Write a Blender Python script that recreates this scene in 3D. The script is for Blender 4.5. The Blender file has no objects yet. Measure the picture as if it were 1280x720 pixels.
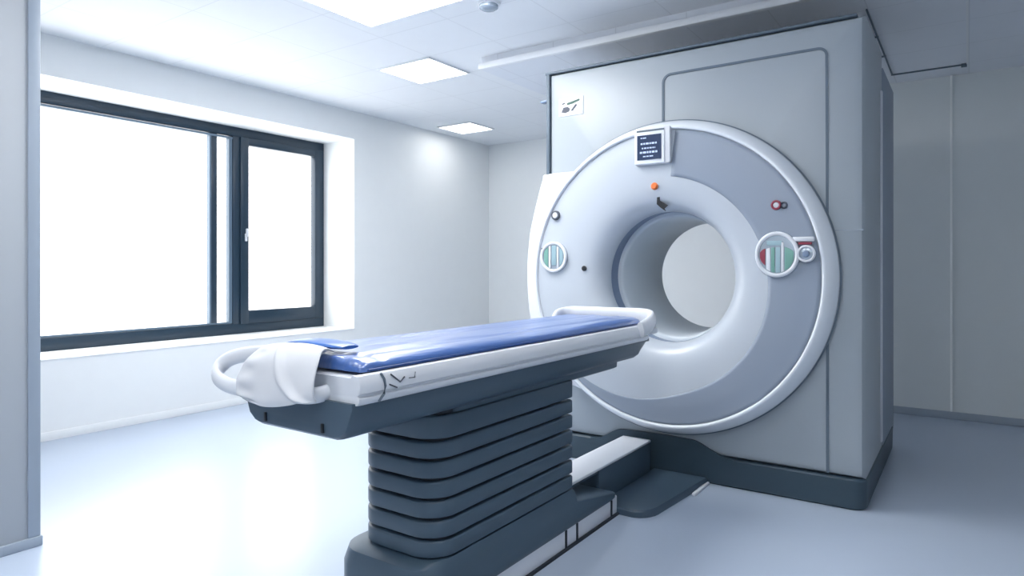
import bpy, bmesh, math, random
from mathutils import Vector, Matrix
random.seed(7)
C = bpy.context.scene.collection
H = 1.25                      # all lengths below are in camera heights; H turns them into metres
FPX = 827.0                   # focal length in pixels of a 1280 px wide frame
YAW = math.atan(570 / 827)    # camera turned to the left of the +Y axis

# ------------------------------------------------------------------ camera
cam = bpy.data.objects.new('camera', bpy.data.cameras.new('camera'))
C.objects.link(cam)
cam.location = (0, 0, H)
cam.rotation_euler = (math.pi / 2, 0, YAW)
cam.data.sensor_width = 36
cam.data.lens = FPX / 1280 * 36
cam.data.shift_y = -(360 - 333) / 1280
cam.data.clip_start = 0.02
bpy.context.scene.camera = cam

# ------------------------------------------------------------------ daylight and exposure
SKY = 2.3
LAMP = 8.5
world = bpy.data.worlds.new('daylight'); bpy.context.scene.world = world
world.use_nodes = True
bg = world.node_tree.nodes['Background']
bg.inputs[0].default_value = (0.975, 0.988, 1.0, 1)
bg.inputs[1].default_value = SKY
vs = bpy.context.scene.view_settings
vs.view_transform = 'Standard'; vs.look = 'None'; vs.gamma = 1; vs.use_curve_mapping = False
vs.exposure = 1.12
# portal guiding the sky light through the window opening
pl = bpy.data.lights.new('window_portal', 'AREA'); pl.shape = 'RECTANGLE'
pl.size = 2.9 * H; pl.size_y = 1.7 * H
pl.cycles.is_portal = True
po = bpy.data.objects.new('window_portal', pl); C.objects.link(po)
po.location = (-4.80 * H, 2.5 * H, 1.28 * H)
po.rotation_euler = (math.pi / 2, 0, -math.pi / 2)

# ------------------------------------------------------------------ materials
def mat(name, col, rough=0.5, metal=0.0, noise=0.0, nscale=8, bump=0.0, bscale=200, coat=0.0, emit=None, estr=0):
    m = bpy.data.materials.new(name); m.use_nodes = True
    nt = m.node_tree; b = nt.nodes['Principled BSDF']
    c = tuple(((v / 255) / 12.92 if v / 255 <= 0.04045 else ((v / 255 + 0.055) / 1.055) ** 2.4) for v in col)
    b.inputs['Roughness'].default_value = rough
    b.inputs['Metallic'].default_value = metal
    b.inputs['Coat Weight'].default_value = coat
    tc = nt.nodes.new('ShaderNodeTexCoord')
    nz = nt.nodes.new('ShaderNodeTexNoise'); nz.inputs['Scale'].default_value = nscale
    nz.inputs['Detail'].default_value = 4
    nt.links.new(tc.outputs['Object'], nz.inputs['Vector'])
    mx = nt.nodes.new('ShaderNodeMix'); mx.data_type = 'RGBA'
    k = max(noise, 0.015)
    mx.inputs['A'].default_value = (*[v * (1 - k) for v in c], 1)
    mx.inputs['B'].default_value = (*[min(1, v * (1 + k)) for v in c], 1)
    nt.links.new(nz.outputs['Fac'], mx.inputs['Factor'])
    nt.links.new(mx.outputs['Result'], b.inputs['Base Color'])
    if bump:
        n2 = nt.nodes.new('ShaderNodeTexNoise'); n2.inputs['Scale'].default_value = bscale
        nt.links.new(tc.outputs['Object'], n2.inputs['Vector'])
        bp = nt.nodes.new('ShaderNodeBump'); bp.inputs['Strength'].default_value = bump
        bp.inputs['Distance'].default_value = 0.002
        nt.links.new(n2.outputs['Fac'], bp.inputs['Height']); nt.links.new(bp.outputs['Normal'], b.inputs['Normal'])
    if emit:
        b.inputs['Emission Color'].default_value = (*emit, 1); b.inputs['Emission Strength'].default_value = estr
    return m

M = {}
M['wall'] = mat('wall_paint', (242, 245, 246), 0.6, bump=0.05)
M['wall_grey'] = mat('partition_paint', (168, 174, 181), 0.6, bump=0.05)
M['panel_wall'] = mat('wall_panel_paint', (214, 220, 222), 0.5, bump=0.03)
M['coving'] = mat('vinyl_coving', (150, 162, 176), 0.4)
M['frame'] = mat('window_frame_paint', (34, 54, 71), 0.35)
M['frame2'] = mat('window_bead_grey', (96, 116, 134), 0.35)
M['white'] = mat('white_plastic', (214, 218, 225), 0.3)
M['rim'] = mat('white_cover_rim', (222, 228, 236), 0.25)
M['cover'] = mat('scanner_cover', (186, 194, 204), 0.3)
M['accent'] = mat('accent_grey_blue', (140, 151, 167), 0.4)
M['cabinet'] = mat('cabinet_paint', (157, 166, 174), 0.42)
M['bore'] = mat('bore_liner', (206, 215, 223), 0.4)
M['channel'] = mat('bore_channel', (120, 138, 165), 0.35)
M['gap'] = mat('dark_rubber_and_shade', (92, 106, 120), 0.6)
M['slate'] = mat('slate_plastic', (66, 85, 101), 0.42, noise=0.03, nscale=3)
M['slate_dark'] = mat('slate_recess', (22, 32, 44), 0.6)
M['base'] = mat('plinth_plastic', (50, 68, 81), 0.45)
M['pad'] = mat('floor_pad_rubber', (66, 84, 101), 0.42)
M['railwhite'] = mat('track_white', (226, 230, 238), 0.3)
M['sheet'] = mat('white_cloth', (206, 209, 215), 0.85, bump=0.2, bscale=900)
M['blue'] = mat('blue_vinyl', (48, 98, 172), 0.33, noise=0.05, nscale=5)
M['blue_dark'] = mat('blue_vinyl_dark', (28, 62, 120), 0.4)
M['ink'] = mat('printed_ink', (74, 80, 92), 0.6)
M['ink_green'] = mat('printed_green', (60, 92, 84), 0.6)
M['screen'] = mat('screen_glass', (34, 44, 66), 0.12, emit=(0.02, 0.03, 0.06), estr=0.6)
M['screen_text'] = mat('screen_text', (150, 165, 195), 0.4, emit=(0.35, 0.42, 0.6), estr=0.5)
M['orange'] = mat('orange_lamp', (226, 120, 62), 0.4)
M['red'] = mat('red_key', (140, 54, 72), 0.4)
M['green'] = mat('green_key', (112, 160, 150), 0.4)
M['teal'] = mat('grey_green_key', (150, 178, 188), 0.35)
M['black'] = mat('black_plastic', (24, 28, 34), 0.4)
M['silver'] = mat('silver_bezel', (176, 188, 200), 0.25, metal=0.4)
M['dim'] = mat('lamp_diffuser_dim', (250, 250, 250), 0.5, emit=(1.0, 0.99, 0.97), estr=3.5)
M['housing'] = mat('rear_housing_paint', (134, 146, 163), 0.42)
M['lampframe'] = mat('lamp_frame', (235, 238, 242), 0.4)
M['diffuser'] = mat('lamp_diffuser', (250, 250, 250), 0.5, emit=(1.0, 0.99, 0.97), estr=LAMP)

def floor_mat():
    m = mat('vinyl_floor', (178, 191, 210), 0.24, noise=0.04, nscale=1.2)
    nt = m.node_tree; b = nt.nodes['Principled BSDF']
    tc = [n for n in nt.nodes if n.type == 'TEX_COORD'][0]
    n = nt.nodes.new('ShaderNodeTexNoise'); n.inputs['Scale'].default_value = 0.7; n.inputs['Detail'].default_value = 1
    nt.links.new(tc.outputs['Object'], n.inputs['Vector'])
    r = nt.nodes.new('ShaderNodeMapRange'); r.inputs['To Min'].default_value = 0.26; r.inputs['To Max'].default_value = 0.32
    nt.links.new(n.outputs['Fac'], r.inputs['Value']); nt.links.new(r.outputs['Result'], b.inputs['Roughness'])
    return m
M['floor'] = floor_mat()

def tile_mat(name, col, px, ox, py, oy, lw, dark):
    """ceiling tiles with joints every px / py camera heights, starting at ox / oy"""
    m = mat(name, col, 0.7, bump=0.05)
    nt = m.node_tree; b = nt.nodes['Principled BSDF']
    base = b.inputs['Base Color'].links[0].from_socket
    g = nt.nodes.new('ShaderNodeNewGeometry'); sp = nt.nodes.new('ShaderNodeSeparateXYZ')
    nt.links.new(g.outputs['Position'], sp.inputs[0])
    def mth(op, a, bb):
        n = nt.nodes.new('ShaderNodeMath'); n.operation = op
        for i, v in enumerate((a, bb)):
            if isinstance(v, (int, float)): n.inputs[i].default_value = v
            else: nt.links.new(v, n.inputs[i])
        return n.outputs[0]
    outs = []
    for ax, per, off in (('X', px, ox), ('Y', py, oy)):
        v = mth('SUBTRACT', sp.outputs[ax], off * H - per * H / 2)
        v = mth('FLOORED_MODULO', v, per * H)
        v = mth('SUBTRACT', v, per * H / 2)
        v = mth('ABSOLUTE', v, 0)
        outs.append(mth('LESS_THAN', v, lw))
    mxv = mth('MAXIMUM', outs[0], outs[1])
    mx = nt.nodes.new('ShaderNodeMix'); mx.data_type = 'RGBA'; mx.blend_type = 'MULTIPLY'
    nt.links.new(mxv, mx.inputs['Factor']); nt.links.new(base, mx.inputs['A'])
    mx.inputs['B'].default_value = (dark, dark, dark, 1)
    nt.links.new(mx.outputs['Result'], b.inputs['Base Color'])
    return m
M['tiles'] = tile_mat('ceiling_tiles', (240, 243, 247), 0.507, -1.29, 0.42, 3.57, 0.004, 0.9)
M['tiles2'] = tile_mat('soffit_tiles', (234, 238, 245), 0.405, -0.805, 0.43, 4.07, 0.0035, 0.88)

def glass_mat():
    m = bpy.data.materials.new('window_glass'); m.use_nodes = True; nt = m.node_tree; nt.nodes.clear()
    o = nt.nodes.new('ShaderNodeOutputMaterial'); mx = nt.nodes.new('ShaderNodeMixShader')
    t = nt.nodes.new('ShaderNodeBsdfTransparent'); g = nt.nodes.new('ShaderNodeBsdfGlossy'); g.inputs['Roughness'].default_value = 0.02
    mx.inputs[0].default_value = 0.05
    nt.links.new(t.outputs[0], mx.inputs[1]); nt.links.new(g.outputs[0], mx.inputs[2]); nt.links.new(mx.outputs[0], o.inputs[0])
    return m
M['glass'] = glass_mat()

def mattress_mat():
    """blue coated fabric, with soft wrinkle bumps running along the table"""
    m = mat('mattress_vinyl', (60, 100, 170), 0.36, noise=0.05, nscale=4, coat=1.0)
    m.node_tree.nodes['Principled BSDF'].inputs['Coat Roughness'].default_value = 0.3
    nt = m.node_tree; b = nt.nodes['Principled BSDF']; b.inputs['Coat IOR'].default_value = 1.8
    tc = nt.nodes.new('ShaderNodeTexCoord'); mp = nt.nodes.new('ShaderNodeMapping'); mp.inputs['Scale'].default_value = (16, 1.6, 4)
    n = nt.nodes.new('ShaderNodeTexNoise'); n.inputs['Scale'].default_value = 1.0; n.inputs['Detail'].default_value = 3
    bp = nt.nodes.new('ShaderNodeBump'); bp.inputs['Strength'].default_value = 0.6; bp.inputs['Distance'].default_value = 0.02
    nt.links.new(tc.outputs['Object'], mp.inputs[0]); nt.links.new(mp.outputs[0], n.inputs['Vector'])
    nt.links.new(n.outputs['Fac'], bp.inputs['Height']); nt.links.new(bp.outputs['Normal'], b.inputs['Normal']); nt.links.new(bp.outputs['Normal'], b.inputs['Coat Normal'])
    return m
M['mattress'] = mattress_mat()

# ------------------------------------------------------------------ mesh helpers (coordinates in camera heights)
def worldloc(o):
    v = Vector((0, 0, 0))
    while o is not None:
        v += o.location; o = o.parent
    return v

def link(name, bm, material, parent=None, smooth=35, recalc=True):
    if recalc: bmesh.ops.recalc_face_normals(bm, faces=bm.faces)
    off = worldloc(parent) if parent else Vector((0, 0, 0))
    for v in bm.verts: v.co = v.co * H - off
    me = bpy.data.meshes.new(name); bm.to_mesh(me); bm.free()
    o = bpy.data.objects.new(name, me); C.objects.link(o); o.parent = parent
    for mm in (material if isinstance(material, (list, tuple)) else [material]): me.materials.append(M[mm])
    if smooth:
        for p in me.polygons: p.use_smooth = True
        me.set_sharp_from_angle(angle=math.radians(smooth))
    if parent is None:                      # put the origin at the middle of the thing's base
        xs = [v.co.x for v in me.vertices]; ys = [v.co.y for v in me.vertices]; z0 = min(v.co.z for v in me.vertices)
        c = Vector(((min(xs) + max(xs)) / 2, (min(ys) + max(ys)) / 2, z0))
        me.transform(Matrix.Translation(-c)); o.location = c
    return o

def thing(name, label, cat, loc, group=None):
    o = bpy.data.objects.new(name, None); C.objects.link(o)
    o.location = Vector(loc) * H; o['label'] = label; o['category'] = cat
    o.empty_display_size = 0.1
    if group: o['group'] = group
    return o

def tag(o, label, cat, group=None):
    o['label'] = label; o['category'] = cat
    if group: o['group'] = group
    return o

def struct(o):
    o['kind'] = 'structure'; return o

def box(bm, x0, x1, y0, y1, z0, z1, bev=0.0, seg=2):
    r = bmesh.ops.create_cube(bm, size=1)
    vs_ = r['verts']
    for v in vs_:
        v.co = Vector(((x0 + x1) / 2 + v.co.x * (x1 - x0), (y0 + y1) / 2 + v.co.y * (y1 - y0), (z0 + z1) / 2 + v.co.z * (z1 - z0)))
    if bev:
        es = {e for v in vs_ for e in v.link_edges}
        bmesh.ops.bevel(bm, geom=list(es), offset=bev, segments=seg, affect='EDGES', profile=0.5)
    return bm

def bx(*a, **k):
    return box(bmesh.new(), *a, **k)

def loft(loops, cap0=True, cap1=True, bm=None, closed=True):
    """skin equal-length closed loops of points"""
    bm = bm or bmesh.new()
    rings = [[bm.verts.new(p) for p in lp] for lp in loops]
    n = len(rings[0])
    for a, b in zip(rings, rings[1:]):
        for i in range(n if closed else n - 1):
            j = (i + 1) % n
            bm.faces.new((a[i], a[j], b[j], b[i]))
    if cap0: bm.faces.new(rings[0])
    if cap1: bm.faces.new(rings[-1])
    return bm

def tube(path, r, seg=14, closed=False, rz=None, bm=None, caps=True):
    """sweep an ellipse (r across, rz tall) along a path"""
    rz = rz or r
    bm = bm or bmesh.new()
    P = [Vector(p) for p in path]; n = len(P); loops = []
    for i in range(n):
        if closed: t = (P[(i + 1) % n] - P[i - 1])
        else: t = P[min(i + 1, n - 1)] - P[max(i - 1, 0)]
        t.normalize()
        up = Vector((0, 0, 1))
        if abs(t.dot(up)) > 0.95: up = Vector((0, 1, 0))
        s = t.cross(up).normalized(); u = s.cross(t).normalized()
        loops.append([P[i] + s * (r * math.cos(a)) + u * (rz * math.sin(a)) for a in [2 * math.pi * k / seg for k in range(seg)]])
    if closed: loops.append(loops[0]); return loft(loops[:-1] + [loops[0]], False, False, bm)
    return loft(loops, caps, caps, bm)

def smooth_path(pts, n=8):
    """Catmull-Rom through the points"""
    P = [Vector(p) for p in pts]; out = []
    for i in range(len(P) - 1):
        p0 = P[max(i - 1, 0)]; p1 = P[i]; p2 = P[i + 1]; p3 = P[min(i + 2, len(P) - 1)]
        for k in range(n):
            t = k / n
            out.append(0.5 * ((2 * p1) + (p2 - p0) * t + (2 * p0 - 5 * p1 + 4 * p2 - p3) * t * t + (3 * p1 - p0 - 3 * p2 + p3) * t ** 3))
    out.append(P[-1]); return out

def rrect(x0, x1, y0, y1, r, n=6):
    """rounded rectangle in plan; r one radius or four (+x+y, -x+y, -x-y, +x-y)"""
    if not isinstance(r, (list, tuple)): r = [r] * 4
    out = []
    for (cx, cy, a0, rr) in ((x1 - r[0], y1 - r[0], 0, r[0]), (x0 + r[1], y1 - r[1], 90, r[1]), (x0 + r[2], y0 + r[2], 180, r[2]), (x1 - r[3], y0 + r[3], 270, r[3])):
        for k in range(n + 1):
            a = math.radians(a0 + 90 * k / n)
            out.append((cx + rr * math.cos(a), cy + rr * math.sin(a)))
    return out

def prism_z(outline, levels):
    """levels: (z, inset) pairs, inset shrinks the outline about its centre"""
    cx = (min(p[0] for p in outline) + max(p[0] for p in outline)) / 2; cy = (min(p[1] for p in outline) + max(p[1] for p in outline)) / 2
    wx = (max(p[0] for p in outline) - min(p[0] for p in outline)) / 2; wy = (max(p[1] for p in outline) - min(p[1] for p in outline)) / 2
    return loft([[(cx + (x - cx) * (1 - i / wx), cy + (y - cy) * (1 - i / wy), z) for x, y in outline] for z, i in levels])

def prism_y(outline, y0, y1, bev=0.0):
    """outline of (x, z) points extruded along Y"""
    bm = loft([[(x, y0, z) for x, z in outline], [(x, y1, z) for x, z in outline]])
    if bev:
        bmesh.ops.recalc_face_normals(bm, faces=bm.faces)
        es = [e for e in bm.edges if len(e.link_faces) == 2 and e.calc_face_angle(0) > 0.6]
        bmesh.ops.bevel(bm, geom=es, offset=bev, segments=3, affect='EDGES', profile=0.5)
    return bm

def lathe(profile, cx, cz, seg=128, bm=None, a0=0, a1=360):
    """profile of (r, y) turned about the Y axis through (cx, cz)"""
    bm = bm or bmesh.new(); loops = []
    full = abs(a1 - a0) >= 360
    n = seg if full else seg + 1
    for r, y in profile:
        loops.append([(cx + r * math.cos(math.radians(a0 + (a1 - a0) * k / seg)), y, cz + r * math.sin(math.radians(a0 + (a1 - a0) * k / seg))) for k in range(n)])
    return loft(loops, False, False, bm, closed=full)

# ================================================================== the room
XL, ZC, YB = -4.343, 2.33, 5.85
struct(link('floor', bx(-4.8, 2.0, -2.7, 6.0, -0.08, 0), 'floor', smooth=0))
struct(link('ceiling', bx(-4.8, 2.0, -2.7, 6.0, ZC, ZC + 0.08), 'tiles', smooth=0))
# window wall with the deep opening
WY0, WY1, WZ0, WZ1 = 1.05, 3.913, 0.463, 2.095
bm = bmesh.new()
box(bm, XL - 0.40, XL, -2.7, WY0, 0, ZC)
box(bm, XL - 0.40, XL, WY1, 6.0, 0, ZC)
box(bm, XL - 0.40, XL, WY0, WY1, 0, WZ0)
box(bm, XL - 0.40, XL, WY0, WY1, WZ1, ZC)
struct(link('wall_left', bm, 'wall', smooth=0))
bm = bmesh.new(); box(bm, XL, -1.0, YB, YB + 0.1, 0, ZC)
struct(link('wall_back', bm, 'wall', smooth=0))
# panelled wall to the right of the scanner, with its vertical joint covers
bm = bmesh.new(); box(bm, -1.0, 2.0, 5.2, YB + 0.1, 0, ZC)
wp = struct(link('wall_back', bm, 'panel_wall', smooth=0))
for x in (-0.9, -0.09, 0.72):
    link('joint_strip', bx(x - 0.006, x + 0.006, 5.194, 5.2, 0.045, 2.25), 'wall', wp)
struct(link('wall_right', bx(1.9, 2.0, -2.7, 5.2, 0, ZC), 'wall', smooth=0))
struct(link('wall_front', bx(XL, 1.9, -2.7, -2.6, 0, ZC), 'wall', smooth=0))
# near partition on the left edge of the view
struct(link('wall_near', bx(-2.88, -2.742, -2.6, 0.99, 0, ZC, bev=0.012), 'wall_grey'))
struct(link('trim_2', bx(-2.744, -2.736, 0.955, 0.994, 0.036, ZC, bev=0.003), 'coving'))
struct(link('baseboard_near', bx(-2.89, -2.732, -2.6, 1.0, 0, 0.036, bev=0.004), 'coving'))
struct(link('baseboard_left', bx(XL, XL + 0.006, -2.6, YB, 0, 0.05, bev=0.002), 'wall'))
struct(link('baseboard_back', bx(-1.0, 1.9, 5.19, 5.2, 0, 0.05, bev=0.003), 'coving'))
struct(link('baseboard_back', bx(XL, -1.0, YB - 0.008, YB, 0, 0.05, bev=0.003), 'wall'))

# lowered ceiling field over the scanner, with its bright edge and shadow joints
ZS = 2.25
sof = struct(link('trim_1', bx(-2.55, 1.9, 3.36, 5.85, ZS, ZC + 0.01), 'tiles2', smooth=0))
link('edge_profile', bx(-2.555, 1.9, 3.325, 3.36, ZS - 0.004, ZS + 0.035, bev=0.006), 'lampframe', sof)
bm = bmesh.new()
box(bm, -0.409, -0.402, 3.62, 4.95, ZS - 0.008, ZS)
box(bm, -0.412, -0.02, 4.945, 4.954, ZS - 0.008, ZS)
box(bm, -0.035, -0.005, 4.93, 4.965, ZS - 0.016, ZS)
box(bm, -0.45, -0.40, 4.08, 4.09, ZS - 0.008, ZS)
box(bm, -0.45, -0.40, 4.48, 4.49, ZS - 0.008, ZS)
link('shadow_joint', bm, 'gap', sof)
link('edge_bead', bx(-0.008, 0.002, 3.36, 4.93, ZS - 0.008, ZS), 'lampframe', sof)

# ------------------------------------------------------------------ window
XF = -4.738     # room-side face of the frame
win = bpy.data.objects.new('window_1', None); C.objects.link(win)
win.location = Vector((XF, 2.5, WZ0)) * H; struct(win)
D = 0.06
bm = bmesh.new()
box(bm, XF - D, XF, WY0, WY1, WZ1 - 0.075, WZ1, bev=0.004)
box(bm, XF - D, XF, WY0, WY1, WZ0, WZ0 + 0.088, bev=0.004)
box(bm, XF - D, XF, WY1 - 0.03, WY1, WZ0 + 0.08, WZ1 - 0.07, bev=0.004)
box(bm, XF - D, XF, WY0, WY0 + 0.06, WZ0 + 0.08, WZ1 - 0.07, bev=0.004)
box(bm, XF - D, XF, 3.025, 3.085, WZ0 + 0.08, WZ1 - 0.07, bev=0.004)
link('window_frame', bm, 'frame', win)
bm = bmesh.new()
box(bm, XF - D, XF - 0.012, 2.848, 2.90, WZ0 + 0.085, WZ1 - 0.07, bev=0.003)
link('mullion', bm, 'frame', win)
bm = bmesh.new()   # lighter glazing beads around the fixed pane
box(bm, XF - 0.045, XF - 0.004, WY0 + 0.06, 3.025, WZ1 - 0.097, WZ1 - 0.082)
box(bm, XF - 0.045, XF - 0.006, 2.995, 3.022, WZ0 + 0.09, WZ1 - 0.09)
box(bm, XF - 0.045, XF - 0.006, 2.835, 2.848, WZ0 + 0.09, WZ1 - 0.09)
box(bm, XF - 0.045, XF - 0.010, WY0 + 0.06, 3.025, WZ0 + 0.09, WZ0 + 0.103)
link('glazing_bead', bm, 'frame2', win)
# opening casement
sash = bmesh.new(); X1 = XF + 0.012
box(sash, XF - 0.05, X1, 3.085, 3.158, 0.545, 2.025, bev=0.005)
box(sash, XF - 0.05, X1, 3.808, 3.888, 0.545, 2.025, bev=0.005)
box(sash, XF - 0.05, X1, 3.155, 3.811, 0.545, 0.648, bev=0.005)
box(sash, XF - 0.05, X1, 3.155, 3.811, 1.965, 2.025, bev=0.005)
so = link('casement', sash, 'frame', win)
hd = bmesh.new(); box(hd, X1, X1 + 0.012, 3.118, 3.138, 1.20, 1.26, bev=0.004); box(hd, X1 + 0.01, X1 + 0.028, 3.120, 3.136, 1.235, 1.30, bev=0.005)
link('casement_handle', hd, 'white', so)
link('pane', bx(XF - 0.035, XF - 0.028, WY0 + 0.05, 3.035, WZ0 + 0.08, WZ1 - 0.07), 'glass', win)
link('casement_pane', bx(XF - 0.03, XF - 0.023, 3.15, 3.815, 0.64, 1.97), 'glass', so)
link('window_sill', bx(XF, XL + 0.006, WY0, WY1, WZ0 - 0.004, WZ0 + 0.006, bev=0.003), 'wall', win)

# ================================================================== ceiling lights and detector
def ceiling_light(x0, x1, y0, y1, z, label, glow='diffuser'):
    t = thing('ceiling_light', label, 'light', ((x0 + x1) / 2, (y0 + y1) / 2, z - 0.012), 'recessed ceiling light panels')
    bm = bmesh.new(); w = 0.014
    box(bm, x0, x1, y0, y0 + w, z - 0.012, z, bev=0.003); box(bm, x0, x1, y1 - w, y1, z - 0.012, z, bev=0.003)
    box(bm, x0, x0 + w, y0 + w, y1 - w, z - 0.012, z, bev=0.003); box(bm, x1 - w, x1, y0 + w, y1 - w, z - 0.012, z, bev=0.003)
    link('frame', bm, 'lampframe', t)
    link('diffuser', bx(x0 + w, x1 - w, y0 + w, y1 - w, z - 0.008, z), glow, t, smooth=0)
    return t
ceiling_light(-2.72, -1.75, 1.66, 2.57, ZC, 'large bright ceiling panel cut off by the top edge of the photo')
ceiling_light(-3.27, -2.81, 3.15, 3.57, ZC, 'small square ceiling light in the middle, left of the scanner')
ceiling_light(-0.95, -0.47, 1.0, 1.48, ZC, 'added unseen fill light above the frame, over the floor right of the table')  # unseen lamp, added so more light bounces off the floor
ceiling_light(-4.16, -3.76, 4.78, 5.16, ZC, 'dimmer ceiling light farthest away, near the back corner', 'dim')
for lx, sx_ in ((-2.2, 'window side'), (-0.9, 'scanner side')):  # unseen lamps added behind the camera to fill the front faces
    for ly, sy_ in ((-1.5, 'farther'), (-0.2, 'nearer')):
        ceiling_light(lx, lx + 0.48, ly, ly + 0.48, ZC, 'added unseen fill light behind the viewer, %s of the two on the %s' % (sy_, sx_))
sd = thing('smoke_detector', 'round white smoke detector on the ceiling right of the large light', 'smoke detector', (-1.99, 2.68, ZC - 0.035))
def disc_z(x, y, prof):   # prof of (r, z)
    return loft([[(x + r * math.cos(a), y + r * math.sin(a), z) for a in [2 * math.pi * k / 40 for k in range(40)]] for r, z in prof])
link('mounting_base', disc_z(-1.99, 2.68, [(0.06, ZC), (0.06, ZC - 0.012), (0.055, ZC - 0.015)]), 'lampframe', sd)
link('sensor_head', disc_z(-1.99, 2.68, [(0.048, ZC - 0.014), (0.047, ZC - 0.028), (0.036, ZC - 0.035), (0.012, ZC - 0.037)]), 'silver', sd)

# ================================================================== scanner
CX, CZ = -1.172, 0.950            # axis of the bore
XA, XB, YF = -1.850, -0.345, 3.03 # cabinet front
ZT, ZB = 2.03, 0.125
ct = thing('ct_scanner', 'large grey and white scanner with round bore and tall cabinet behind it', 'medical scanner', (-1.1, 3.6, 0))

def outline_at(inset, y, n=160, x0=XA, x1=XB, z0=ZB, z1=ZT, r=0.05):
    """points of a rounded rectangle in XZ hit by rays from the bore axis"""
    pts = []
    x0 += inset; x1 -= inset; z0 += inset; z1 -= inset
    corners = [math.atan2(z - CZ, x - CX) % (2 * math.pi) for x in (x0, x1) for z in (z0, z1)]
    angs = [2 * math.pi * k / n for k in range(n)]
    for c in corners:       # snap the nearest ray to each corner
        i = min(range(n), key=lambda k: abs(angs[k] - c)); angs[i] = c
    for a in angs:
        dx, dz = math.cos(a), math.sin(a); t = 1e9
        if dx > 1e-9: t = min(t, (x1 - CX) / dx)
        if dx < -1e-9: t = min(t, (x0 - CX) / dx)
        if dz > 1e-9: t = min(t, (z1 - CZ) / dz)
        if dz < -1e-9: t = min(t, (z0 - CZ) / dz)
        pts.append((CX + dx * t, y, CZ + dz * t))
    return pts, angs

def holed_shell(x0, x1, z0, z1, y0, y1, rf, rb, bev):
    L = []
    for inset, y in ((bev, y0), (bev * 0.35, y0 + bev * 0.3), (0, y0 + bev)):
        L.append(outline_at(inset, y, x0=x0, x1=x1, z0=z0, z1=z1)[0])
    L.append(outline_at(0, y1, x0=x0, x1=x1, z0=z0, z1=z1)[0])
    angs = outline_at(bev, y0, x0=x0, x1=x1, z0=z0, z1=z1)[1]
    front = [(CX + rf * math.cos(a), y0, CZ + rf * math.sin(a)) for a in angs]
    back = [(CX + rb * math.cos(a), y1, CZ + rb * math.sin(a)) for a in angs]
    return loft([front] + L + [back, front], False, False)
link('cabinet', holed_shell(XA, XB, ZB, ZT, YF, 3.66, 0.62, 0.30, 0.035), 'cabinet', ct)
rear = link('rear_housing', holed_shell(XA + 0.06, XB + 0.002, 0.10, 1.97, 3.672, 4.25, 0.30, 0.62, 0.02), 'housing', ct)
link('seam_gasket', holed_shell(XA + 0.02, XB - 0.008, ZB, ZT - 0.03, 3.655, 3.68, 0.30, 0.30, 0.001), 'gap', ct)
link('highlight_strip', bx(XB - 0.002, XB + 0.008, 3.60, 3.63, 0.16, 1.84, bev=0.002), 'white', ct)  # white strip painting in the upright highlight on the cabinet side
# dark strip standing in for the gap shadow along the top, a small bracket at the left
link('top_shadow_strip', bx(XA - 0.025, XB - 0.03, YF + 0.004, 3.6, ZT - 0.002, ZT + 0.010, bev=0.003), 'gap', ct)
link('side_gasket', bx(XA - 0.012, XA + 0.006, YF - 0.004, YF + 0.05, 1.49, ZT - 0.004, bev=0.002), 'gap', ct)
link('cable_bracket', bx(XA - 0.06, XA - 0.008, YF + 0.01, YF + 0.05, 1.885, 1.897, bev=0.003), 'channel', ct)

# door outline in the cabinet front
def flat_strip(pts, w, y, th=0.004):
    """thin strip following (x, z) points on the plane y"""
    P = [Vector((x, 0, z)) for x, z in pts]; n = len(P); A = []; B = []
    for i in range(n):
        t = (P[min(i + 1, n - 1)] - P[max(i - 1, 0)]).normalized(); s = Vector((-t.z, 0, t.x))
        A.append(P[i] + s * w / 2); B.append(P[i] - s * w / 2)
    loops = [[(a.x, y - th, a.z), (b.x, y - th, b.z), (b.x, y + 0.002, b.z), (a.x, y + 0.002, a.z)] for a, b in zip(A, B)]
    return loft(loops)
def arc(cx, cz, r, a0, a1, n=8):
    return [(cx + r * math.cos(math.radians(a0 + (a1 - a0) * k / n)), cz + r * math.sin(math.radians(a0 + (a1 - a0) * k / n))) for k in range(n + 1)]
seam = [(-1.206, 1.60)] + arc(-1.206 + 0.04, 1.918 - 0.04, 0.04, 180, 90) + arc(-0.487 - 0.035, 1.918 - 0.035, 0.035, 90, 0) + [(-0.484, 1.0), (-0.484, ZB + 0.012)]
link('door_seam', flat_strip(seam, 0.0105, YF), 'gap', ct)
door = arc(-1.206 + 0.045, 1.91 - 0.04, 0.034, 180, 90) + arc(-0.487 - 0.04, 1.91 - 0.035, 0.03, 90, 0) + [(-0.495, ZB + 0.03), (-0.50, ZB + 0.02)]
link('side_seam', flat_strip([(XB - 0.004, 1.15), (XB - 0.11, 1.15)], 0.003, YF + 0.001, 0.002), 'silver', ct)

# type plate on the cabinet
pl_ = link('type_plate', bx(-1.785, -1.64, YF - 0.004, YF + 0.001, 1.79, 1.885, bev=0.002), 'rim', ct)
bm = bmesh.new(); y0 = YF - 0.0055; y1 = YF - 0.003
link('plate_print', prism_y([(-1.735, 1.858), (-1.66, 1.872), (-1.658, 1.862), (-1.70, 1.850), (-1.733, 1.846)], y0, y1), 'ink_green', pl_)
link('plate_print', prism_y([(-1.768, 1.812), (-1.745, 1.806), (-1.722, 1.812), (-1.716, 1.826), (-1.730, 1.838), (-1.756, 1.836)], y0, y1), 'ink', pl_)
link('plate_print', prism_y([(-1.712, 1.815), (-1.700, 1.813), (-1.672, 1.842), (-1.684, 1.846)], y0, y1), 'ink', pl_)
link('plate_print', prism_y([(-1.766, 1.850), (-1.745, 1.856), (-1.748, 1.863), (-1.764, 1.858)], y0, y1), 'ink', pl_)

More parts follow.
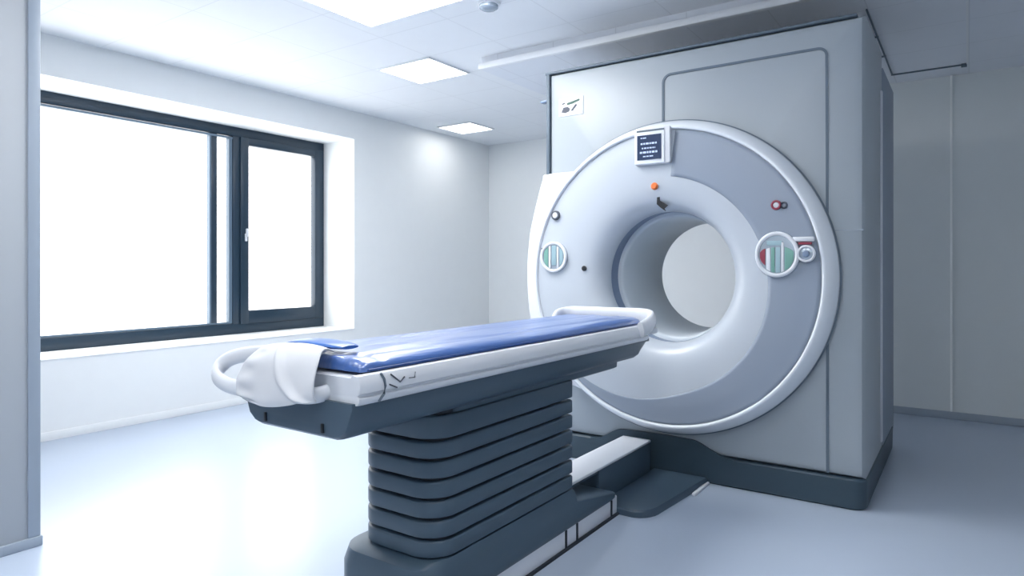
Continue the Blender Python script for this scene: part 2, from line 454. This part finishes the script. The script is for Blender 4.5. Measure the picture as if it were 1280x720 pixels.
# dark plinth with the raised arch in the middle
bm = prism_z(rrect(XA - 0.004, XB + 0.006, YF - 0.012, 4.22, [0.05, 0.03, 0.03, 0.05]), [(0, 0.012), (0.008, 0.002), (0.12, 0), (ZB + 0.002, 0.006)])
link('plinth', bm, 'base', ct)
def sst(a, b, x):
    t = max(0.0, min(1.0, (x - a) / (b - a))); return t * t * (3 - 2 * t)
arch = [(-0.86, 0.10)]
for k in range(0, 49):
    x = -0.87 - 0.72 * k / 48
    arch.append((x, ZB + 0.0015 + 0.056 * sst(-0.89, -1.07, x) * sst(-1.56, -1.42, x) + 0.012 * math.sin(math.pi * k / 48)))
arch += [(-1.60, 0.10)]
link('plinth_arch', prism_y(arch, YF - 0.0135, YF + 0.03, bev=0.0), 'base', ct)

# left shoulder of the white shroud
sh = smooth_path([(-1.60, 0, 1.49), (-1.845, 0, 1.49), (-1.872, 0, 1.455), (-1.915, 0, 1.32), (-1.955, 0, 1.15), (-1.968, 0, 0.95), (-1.955, 0, 0.76), (-1.91, 0, 0.58), (-1.84, 0, 0.44), (-1.60, 0, 0.36)], 5)
link('shroud_shoulder', prism_y([(p.x, p.z) for p in sh], 2.995, 3.40, bev=0.012), 'white', ct)

# round front cover: rim, face, funnel
def face_y(r):
    """depth of the cover face at radius r"""
    K = [(0.31, 3.035), (0.313, 3.01), (0.322, 2.985), (0.338, 2.962), (0.362, 2.944), (0.40, 2.931), (0.45, 2.925), (0.52, 2.923), (0.60, 2.925), (0.66, 2.931)]
    for (a, ya), (b, yb) in zip(K, K[1:]):
        if r <= b: return ya + (yb - ya) * max(0, (r - a)) / (b - a)
    return K[-1][1]
rr_ = [0.31, 0.311, 0.313, 0.317, 0.322, 0.329, 0.338, 0.349, 0.362, 0.38, 0.40, 0.425, 0.45, 0.485, 0.52, 0.56, 0.60, 0.63, 0.66, 0.681]
link('front_cover', lathe([(r, face_y(r)) for r in rr_] + [(0.6825, 2.936), (0.6825, 3.02)], CX, CZ, 160), 'cover', ct, smooth=50)
link('cover_rim', lathe([(0.683, 3.0), (0.683, 2.930), (0.686, 2.922), (0.692, 2.919), (0.700, 2.923), (0.722, 2.962), (0.736, 2.996), (0.738, 3.006), (0.734, 3.010), (0.71, 3.012), (0.683, 3.012)], CX, CZ, 160), 'rim', ct, smooth=60)
link('rim_gasket', lathe([(0.733, 3.009), (0.744, 3.012), (0.744, 3.020), (0.725, 3.034), (0.64, 3.034), (0.64, 3.0)], CX, CZ, 160), 'gap', ct)
link('bore_channel', lathe([(0.309, 3.033), (0.317, 3.036), (0.318, 3.13), (0.300, 3.132)], CX, CZ, 128), 'channel', ct)
link('bore_tunnel', lathe([(0.330, 3.128), (0.303, 3.128), (0.297, 3.132), (0.292, 3.145), (0.289, 3.655), (0.294, 3.664), (0.31, 3.668), (0.33, 3.668)], CX, CZ, 128), 'bore', ct, smooth=50)

# grey-blue crescent panel on the right of the face
ICX, ICZ, IR = -1.205, 0.915, 0.507
loops = []; NA = 96; A0, A1 = 84.5, -152.0
for k in range(NA + 1):
    a = math.radians(A0 + (A1 - A0) * k / NA); dx, dz = math.cos(a), math.sin(a)
    ox, oz = CX - ICX, CZ - ICZ
    b_ = ox * dx + oz * dz; c_ = ox * ox + oz * oz - IR * IR
    rin = -b_ + math.sqrt(b_ * b_ - c_)
    t = max(0.0, (k / NA - 0.66) / 0.34)
    rin = rin + (0.675 - rin) * (t * t * (3 - 2 * t))
    row = []
    for q in range(13):
        r = rin + (0.6805 - rin) * q / 12
        row.append((CX + r * dx, face_y(r) - 0.0014, CZ + r * dz))
    loops.append(row)
bm = bmesh.new(); rows = [[bm.verts.new(p) for p in row] for row in loops]
for a, b in zip(rows, rows[1:]):
    for i in range(12): bm.faces.new((a[i], a[i + 1], b[i + 1], b[i]))
o = link('accent_panel', bm, 'accent', ct, smooth=50)
md = o.modifiers.new('thickness', 'SOLIDIFY'); md.thickness = 0.001 * H; md.offset = 0

# display
YD = 2.923
def rr_xz(x0, x1, z0, z1, r, n=6): return rrect(x0, x1, z0, z1, r, n)
dsp = link('display_housing', prism_y(rr_xz(-1.298, -1.122, 1.475, 1.648, 0.012), YD - 0.022, YD + 0.004, bev=0.004), 'white', ct)
link('display_frame', prism_y(rr_xz(-1.295, -1.148, 1.478, 1.628, 0.006), YD - 0.027, YD - 0.018, bev=0.002), 'rim', dsp)
link('display_hinge', bx(-1.285, -1.150, YD - 0.025, YD - 0.018, 1.629, 1.637), 'gap', dsp)
scr = link('screen', bx(-1.280, -1.162, YD - 0.030, YD - 0.022, 1.497, 1.612), 'screen', dsp)
for z, x0, x1, h in ((1.568, -1.262, -1.183, 0.008), (1.548, -1.256, -1.19, 0.006), (1.527, -1.266, -1.18, 0.009), (1.510, -1.25, -1.2, 0.005), (1.596, -1.262, -1.235, 0.005)):
    x = x0; bm = bmesh.new()
    while x < x1:
        w = random.uniform(0.006, 0.018); box(bm, x, min(x + w, x1), YD - 0.0308, YD - 0.0298, z, z + h); x += w + 0.004
    o = link('text_line', bm, 'screen_text', scr)

# control pads
def disc_y(x, z, prof, seg=40, sx=1.0):    # prof of (r, y)
    return loft([[(x + sx * r * math.cos(a), y, z + r * math.sin(a)) for a in [2 * math.pi * k / seg for k in range(seg)]] for r, y in prof])
def ring_y(x, z, r0, r1, y0, y1, sx=1.0, seg=40):
    pr = [(r0, y1), (r0, y0 + 0.003), ((r0 * 0.6 + r1 * 0.4), y0), ((r0 * 0.2 + r1 * 0.8), y0 + 0.001), (r1, y0 + 0.004), (r1, y1)]
    return loft([[(x + sx * r * math.cos(a), y, z + r * math.sin(a)) for a in [2 * math.pi * k / seg for k in range(seg)]] for r, y in pr], False, False)
# right pad
y = face_y(0.53)
rp = link('control_pad', disc_y(-0.660, 1.050, [(0.098, y + 0.004), (0.098, y - 0.006), (0.094, y - 0.009)], sx=0.93), 'silver', ct)
link('pad_bezel', ring_y(-0.660, 1.050, 0.080, 0.096, y - 0.018, y - 0.006, sx=0.92), 'white', rp)
def chord_key(x0, x1, cx, cz, r, yy, th, sx=1.0, top=1.0, bot=1.0):
    pts = []
    n = 8
    for k in range(n + 1):
        x = x0 + (x1 - x0) * k / n; h = math.sqrt(max(0, r * r - ((x - cx) / sx) ** 2)); pts.append((x, cz + h * top))
    for k in range(n, -1, -1):
        x = x0 + (x1 - x0) * k / n; h = math.sqrt(max(0, r * r - ((x - cx) / sx) ** 2)); pts.append((x, cz - h * bot))
    return prism_y(pts, yy - th, yy, bev=0.0008)
ky = y - 0.009
link('pad_key', chord_key(-0.728, -0.706, -0.660, 1.050, 0.076, ky, 0.004, 0.92, 0.45, 0.8), 'red', rp)
link('pad_key', chord_key(-0.702, -0.686, -0.660, 1.050, 0.076, ky, 0.004, 0.92, 0.4), 'white', rp)
link('pad_key', chord_key(-0.682, -0.668, -0.660, 1.050, 0.076, ky, 0.004, 0.92, 0.4), 'green', rp)
link('pad_key', chord_key(-0.664, -0.646, -0.660, 1.050, 0.076, ky, 0.004, 0.92, 0.4), 'teal', rp)
link('pad_key', chord_key(-0.642, -0.632, -0.660, 1.050, 0.076, ky, 0.004, 0.92, 0.7), 'white', rp)
link('pad_key', chord_key(-0.628, -0.594, -0.660, 1.050, 0.076, ky, 0.004, 0.92, 0.45), 'green', rp)
link('pad_display', bx(-0.700, -0.640, ky - 0.004, ky, 1.088, 1.108, bev=0.001), 'teal', rp)
link('pad_dial', disc_y(-0.545, 1.052, [(0.036, y + 0.006), (0.036, y - 0.008), (0.033, y - 0.010)]), 'silver', rp)
link('pad_dial_ring', ring_y(-0.545, 1.052, 0.026, 0.036, y - 0.018, y - 0.006), 'white', rp)
link('pad_dial_knob', disc_y(-0.545, 1.052, [(0.014, y - 0.008), (0.013, y - 0.02), (0.010, y - 0.022)]), 'channel', rp)
link('pad_wing', bx(-0.60, -0.515, y - 0.014, y + 0.004, 1.102, 1.122, bev=0.005), 'white', rp)
link('pad_label', bx(-0.575, -0.525, y - 0.013, y, 1.090, 1.099, bev=0.001), 'red', rp)
# left pad
y = face_y(0.60)
lp = link('control_pad', disc_y(-1.750, 1.048, [(0.080, y + 0.004), (0.080, y - 0.006), (0.076, y - 0.009)]), 'silver', ct)
link('pad_bezel', ring_y(-1.750, 1.048, 0.064, 0.079, y - 0.018, y - 0.006), 'white', lp)
ky = y - 0.009
link('pad_key', chord_key(-1.806, -1.782, -1.750, 1.048, 0.060, ky, 0.004), 'green', lp)
link('pad_key', chord_key(-1.777, -1.765, -1.750, 1.048, 0.060, ky, 0.006), 'white', lp)
link('pad_key', chord_key(-1.760, -1.734, -1.750, 1.048, 0.060, ky, 0.004, bot=0.7), 'teal', lp)
link('pad_key', chord_key(-1.729, -1.718, -1.750, 1.048, 0.060, ky, 0.006), 'white', lp)
link('pad_key', chord_key(-1.714, -1.694, -1.750, 1.048, 0.060, ky, 0.004), 'teal', lp)
bm = bmesh.new()
bm.free()
for z0_, z1_ in ((1.028, 1.045), (1.063, 1.070), (1.088, 1.096)): link('pad_marking', bx(-1.830, -1.814, y - 0.003, y + 0.003, z0_, z1_, bev=0.002), 'ink', lp)
# small buttons and marks
y = face_y(0.6)
b = link('button', ring_y(-0.664, 1.258, 0.012, 0.021, y - 0.012, y + 0.003), 'red', ct)
link('button_cap', disc_y(-0.664, 1.258, [(0.012, y), (0.012, y - 0.007), (0.009, y - 0.009)]), 'white', b)
link('button', ring_y(-0.634, 1.256, 0.008, 0.015, y - 0.009, y + 0.003), 'ink', ct)
b = link('button', ring_y(-1.742, 1.262, 0.014, 0.024, y - 0.012, y + 0.003), 'ink', ct)
link('button_cap', disc_y(-1.742, 1.262, [(0.015, y), (0.015, y - 0.010), (0.011, y - 0.013)]), 'white', b)
y = face_y(0.42)
link('laser_port', disc_y(-1.580, 0.990, [(0.013, y + 0.003), (0.013, y - 0.004), (0.010, y - 0.006)]), 'black', ct)
link('indicator_lamp', disc_y(-1.207, 1.375, [(0.017, y + 0.003), (0.017, y - 0.006), (0.011, y - 0.012)]), 'orange', ct)
link('arrow_mark', prism_y([(-1.200, 1.330), (-1.186, 1.330), (-1.188, 1.308), (-1.150, 1.285), (-1.166, 1.270), (-1.160, 1.258), (-1.180, 1.272), (-1.202, 1.292)], face_y(0.36) - 0.006, face_y(0.36) + 0.004), 'black', ct)

# ================================================================== floor track, pad
tr = thing('floor_track', 'raised white topped floor track running from the table base into the scanner', 'track', (-1.31, 2.6, 0))
link('track_body', box(bx(-1.385, -1.25, 2.445, 2.978, 0.0, 0.160, bev=0.004), -1.380, -1.255, 2.16, 2.45, 0.148, 0.160), 'slate', tr)
link('track_top', bx(-1.392, -1.246, 2.14, 2.978, 0.160, 0.173, bev=0.005), 'railwhite', tr)
pd = [(x + 0.085 * (y - 3.0) * (x + 1.249) / 0.249 * 1.0, y) for x, y in rrect(-1.249, -0.985, 2.44, 3.015, [0.01, 0.005, 0.005, 0.09])]
tag(link('floor_cover', prism_z(pd, [(0, 0.0), (0.022, 0.0), (0.03, 0.006)]), 'pad'), 'dark slate floor cover beside the track, right in front of the scanner', 'floor cover')
tag(link('threshold_strip', bx(-0.992, -0.976, 2.82, 3.015, 0, 0.012, bev=0.003), 'railwhite'), 'thin white strip along the outer edge of the dark floor cover', 'floor strip')

# ================================================================== patient table
TX = -1.32
tb = thing('patient_table', 'long white patient table on a dark ribbed lifting column', 'patient table', (TX, 1.75, 0))
# floor plinth (white) and its joints
fp = link('floor_plate', bx(-1.49, -1.166, 1.15, 2.44, 0, 0.078, bev=0.005), 'railwhite', tb)
bm = bmesh.new()
box(bm, -1.1665, -1.158, 1.15, 2.44, 0, 0.010)
for yy in (2.02, 2.10, 2.38): box(bm, -1.1675, -1.1635, yy, yy + 0.012, 0.01, 0.07)
link('plate_joint', bm, 'slate_dark', fp)
# base shell
lv = []
def base_loop(x0, x1, y0, y1, r, z): return [(x, y, z) for x, y in rrect(x0, x1, y0, y1, r, 6)]
RB = [0.03, 0.06, 0.09, 0.08]
bm = loft([base_loop(-1.50, -1.166, 1.31, 2.42, RB, 0.070),
           base_loop(-1.515, -1.160, 1.29, 2.43, RB, 0.078),
           base_loop(-1.525, -1.159, 1.28, 2.43, RB, 0.092),
           base_loop(-1.525, -1.160, 1.285, 2.41, RB, 0.098),
           base_loop(-1.525, -1.161, 1.285, 2.125, RB, 0.150),
           base_loop(-1.515, -1.162, 1.295, 2.105, RB, 0.190),
           base_loop(-1.49, -1.166, 1.315, 2.09, RB, 0.203)])
link('base_shell', bm, 'slate', tb, smooth=40)
# lifting column: dark core with overlapping sleeves
link('column_core', prism_z(rrect(-1.455, -1.182, 1.352, 2.066, 0.055), [(0.19, 0), (0.61, 0)]), 'slate_dark', tb)
zz = [0.203 + 0.054 * k for k in range(7)]
def sleeve(z0, z1, name='sleeve', grow=0.0):
    ol = rrect(-1.472 - grow, -1.165 + grow, 1.332 - grow, 2.085 + grow, [0.02, 0.05, 0.085, 0.085], 8)
    link(name, prism_z(ol, [(z0, 0.004), (z0 + 0.0015, 0.001), (z0 + 0.004, 0), (z1 - 0.006, 0), (z1 - 0.002, 0.0015), (z1, 0.006)]), 'slate', tb, smooth=50)
for a in zz[:-1]: sleeve(a + 0.0045, a + 0.0495)
sleeve(0.527 + 0.004, 0.594)
# saddle under the table top
link('saddle', prism_z(rrect(-1.46, -1.172, 1.42, 2.47, 0.02), [(0.586, 0.012), (0.592, 0.002), (0.622, 0)]), 'slate', tb)
# slate tray
def xsec(y, s=1.0, zt=0.694, zb=0.612, wt=0.202, wb=0.160, cut=0.0):
    w1, w2 = wt * s, wb * s
    pts = [(TX + w1, zt), (TX + w1 + 0.002, zt - 0.012), (TX + w2 + 0.022, zb + 0.02), (TX + w2, zb + 0.004), (TX + w2 - 0.02, zb),
           (TX - w2 + 0.02, zb), (TX - w2, zb + 0.004), (TX - w2 - 0.022, zb + 0.02), (TX - w1 - 0.002, zt - 0.012), (TX - w1, zt)]
    return [(x, y, z) for x, z in pts]
bm = loft([xsec(1.002, 0.962, zb=0.625), xsec(1.004, 0.978, zb=0.612), xsec(1.014, 0.99, zb=0.605), xsec(1.04, zb=0.605), xsec(2.0), xsec(2.585), xsec(2.615, 0.99, zb=0.63), xsec(2.655, 0.985, zb=0.66)])
ty = link('tray', bm, 'slate', tb, smooth=40)
bm = bmesh.new()
bm.free()
for x in (-1.217, -1.43): link('tray_bolt', bx(x - 0.004, x + 0.004, 0.998, 1.03, 0.618, 0.640, bev=0.001), 'black', ty)
# white table top with grooved side rails
def deck_sec(y, s=1.0, dz=0.0):
    half = [(0.190, 0.688), (0.208, 0.690), (0.214, 0.697), (0.2135, 0.706), (0.2095, 0.709), (0.2095, 0.713), (0.216, 0.717), (0.217, 0.732), (0.215, 0.746), (0.209, 0.755), (0.196, 0.757), (0.190, 0.750)]
    R = [(TX + x * s, y, z + dz) for x, z in half]; L = [(TX - x * s, y, z + dz) for x, z in reversed(half)]
    return R + L
bm = loft([deck_sec(1.012, 0.975), deck_sec(1.013, 0.988), deck_sec(1.017, 0.996), deck_sec(1.026, 1.0), deck_sec(1.8), deck_sec(2.58), deck_sec(2.625, 0.985), deck_sec(2.645, 0.95)])
dk = link('table_top', bm, 'white', tb, smooth=45)
# end shell of the table top (a separate moulding with its joint) and side markings
bm = bmesh.new()
for s in (1,):
    x = TX + 0.2165
    tube([(x - 0.002, 1.075, 0.756), (x + 0.001, 1.083, 0.742), (x + 0.001, 1.087, 0.725), (x + 0.001, 1.083, 0.708), (x - 0.003, 1.07, 0.692)], 0.003, bm=bm, seg=8)
link('end_joint', bm, 'gap', dk)
bm = bmesh.new(); x = TX + 0.2165
tube([(x, 1.105, 0.750), (x + .001, 1.135, 0.728), (x + .001, 1.15, 0.738)], 0.0018, bm=bm, seg=6)
tube([(x, 1.10, 0.727), (x + .001, 1.125, 0.716)], 0.0018, bm=bm, seg=6)
tube([(x, 1.165, 0.733), (x + .001, 1.185, 0.732), (x + .001, 1.187, 0.745)], 0.0014, bm=bm, seg=6)
link('side_marking', bm, 'ink', dk)
# patient handles at both ends
hp = smooth_path([(-1.215, 1.03, 0.712), (-1.225, 0.985, 0.706), (-1.28, 0.966, 0.704), (-1.42, 0.955, 0.702), (-1.51, 0.950, 0.706), (-1.565, 0.955, 0.722), (-1.580, 0.975, 0.744), (-1.555, 0.99, 0.765), (-1.49, 1.005, 0.780), (-1.42, 1.02, 0.786), (-1.38, 1.06, 0.780)], 7)
link('end_handle', tube(hp, 0.013, 16, rz=0.019), 'white', tb, smooth=60)
hp = smooth_path([(-1.500, 2.50, 0.752), (-1.515, 2.56, 0.775), (-1.49, 2.61, 0.785), (-1.42, 2.63, 0.788), (-1.25, 2.64, 0.788), (-1.14, 2.64, 0.788), (-1.095, 2.625, 0.780), (-1.085, 2.58, 0.762), (-1.095, 2.51, 0.742)], 7)
link('end_handle', tube(hp, 0.016, 16, rz=0.033), 'white', tb, smooth=60)
link('end_foot', bx(-1.18, -1.085, 2.60, 2.675, 0.715, 0.742, bev=0.01), 'white', tb)

# ------------------------------------------------------------------ mattress (lies on the table)
def mtop(x, y):
    u = (x - TX) / 0.2; v = y
    z = 0.786
    z += 0.004 * math.exp(-((u - 0.35 - 0.12 * math.sin(v * 3)) / 0.10) ** 2) * (0.5 + 0.5 * math.sin(v * 5.0 + 1))
    z += 0.0035 * math.exp(-((u + 0.25 - 0.2 * math.sin(v * 2.2 + 1)) / 0.12) ** 2)
    z -= 0.004 * math.exp(-((u - 0.62 + 0.05 * v) / 0.05) ** 2)
    z += 0.0015 * math.sin(9 * v + 6 * u) * math.sin(4 * u)
    z -= 0.005 * math.exp(-((v - (1.105 + 0.012 * u)) / 0.012) ** 2)     # folded joint near the head end
    return z
rows = []; NY, NX = 150, 40
for j in range(NY + 1):
    v = j / NY; y = 1.045 + (2.605 - 1.045) * v
    e = min(1, min(y - 1.045, 2.605 - y) / 0.03); w = 0.190 * (1 - 0.06 * (1 - e) ** 2)
    row = []
    for i in range(NX + 1):
        u = -1 + 2 * i / NX; uu = math.copysign(1 - (1 - abs(u)) ** 1.25, u)
        x = TX + w * uu
        ez = (1 - abs(uu)) * w / 0.045
        edge = math.sqrt(max(0, 1 - (1 - min(1, ez)) ** 2)); edge *= math.sqrt(max(0, 1 - (1 - min(1, e * 2)) ** 2))
        row.append((x, y, 0.768 + (mtop(x, y) - 0.768) * edge))
    rows.append(row)
bm = bmesh.new()
T = [[bm.verts.new(p) for p in r] for r in rows]
B = [[bm.verts.new((p[0], p[1], 0.7575)) for p in r] for r in rows]
for G in (T, B):
    for a, b in zip(G, G[1:]):
        for i in range(NX): bm.faces.new((a[i], a[i + 1], b[i + 1], b[i]))
for i in range(NX):
    bm.faces.new((T[0][i], T[0][i + 1], B[0][i + 1], B[0][i])); bm.faces.new((T[-1][i], T[-1][i + 1], B[-1][i + 1], B[-1][i]))
for j in range(NY):
    bm.faces.new((T[j][0], T[j + 1][0], B[j + 1][0], B[j][0])); bm.faces.new((T[j][-1], T[j + 1][-1], B[j + 1][-1], B[j][-1]))
mt = tag(link('mattress', bm, 'mattress', smooth=60), 'long thin blue mattress lying on the patient table', 'mattress')
bm = bmesh.new()
box(bm, TX + 0.180, TX + 0.1945, 1.06, 2.59, 0.7575, 0.765, bev=0.003)
link('mattress_edge', bm, 'blue_dark', mt)

# small blue cushion at the near end, half under the sheet
bm = bmesh.new()
cu = [(x, 0.008 + 0.02 * math.sin(math.pi * max(0, min(1, k)))) for k, x in ((0, 0), (1, 1))]
loops = []
for k in range(21):
    t = k / 20; x = -1.445 + 0.20 * t; hgt = 0.010 + 0.014 * math.sin(math.pi * t) ** 0.6; wd = 0.035 + 0.02 * math.sin(math.pi * t) ** 0.5
    loops.append([(x, 1.098 + 0.8 * wd * math.cos(a) + 0.01 * t, 0.799 + hgt * math.sin(a) * 0.45 + hgt * 0.3) for a in [2 * math.pi * q / 18 for q in range(18)]])
tag(link('head_cushion', loft(loops), 'blue', smooth=60), 'small dark blue head cushion peeking out from under the white sheet', 'cushion')

# white sheet draped over the near end
left = smooth_path([(-1.375, 1.056, 0.799), (-1.390, 1.035, 0.810), (-1.410, 0.990, 0.808), (-1.425, 0.950, 0.782), (-1.440, 0.932, 0.740), (-1.435, 0.926, 0.700), (-1.425, 0.930, 0.690)], 8)
right = smooth_path([(-1.245, 1.062, 0.797), (-1.240, 1.040, 0.806), (-1.218, 1.000, 0.806), (-1.200, 0.972, 0.780), (-1.193, 0.958, 0.745), (-1.190, 0.955, 0.715), (-1.190, 0.960, 0.698)], 8)
bm = bmesh.new(); rows = []; NU = 60; NQ = len(left)
for i in range(NU + 1):
    t = i / NU; row = []
    for q in range(NQ):
        s = q / (NQ - 1); p = left[q].lerp(right[q], t)
        ridge = math.exp(-((t - 0.10 - 0.80 * s) / 0.05) ** 2) * 0.012 * min(1, s * 4)
        wr = 0.0025 * math.sin(14 * t + 9 * s) * s + 0.004 * math.exp(-((t - 0.12) / 0.1) ** 2) * math.sin(38 * s)
        sag = -0.016 * math.sin(math.pi * min(1, t * 1.15)) * max(0, s - 0.6) / 0.4
        puff = 0.012 * math.sin(math.pi * t)
        row.append(bm.verts.new((p.x, p.y - ridge - wr - puff * s, p.z + sag + puff * (1 - s) * 0.6)))
    rows.append(row)
for a, b in zip(rows, rows[1:]):
    for q in range(len(a) - 1): bm.faces.new((a[q], a[q + 1], b[q + 1], b[q]))
o = tag(link('sheet', bm, 'sheet', smooth=80), 'crumpled white sheet draped over the near end of the table', 'sheet')
md = o.modifiers.new('thickness', 'SOLIDIFY'); md.thickness = 0.004
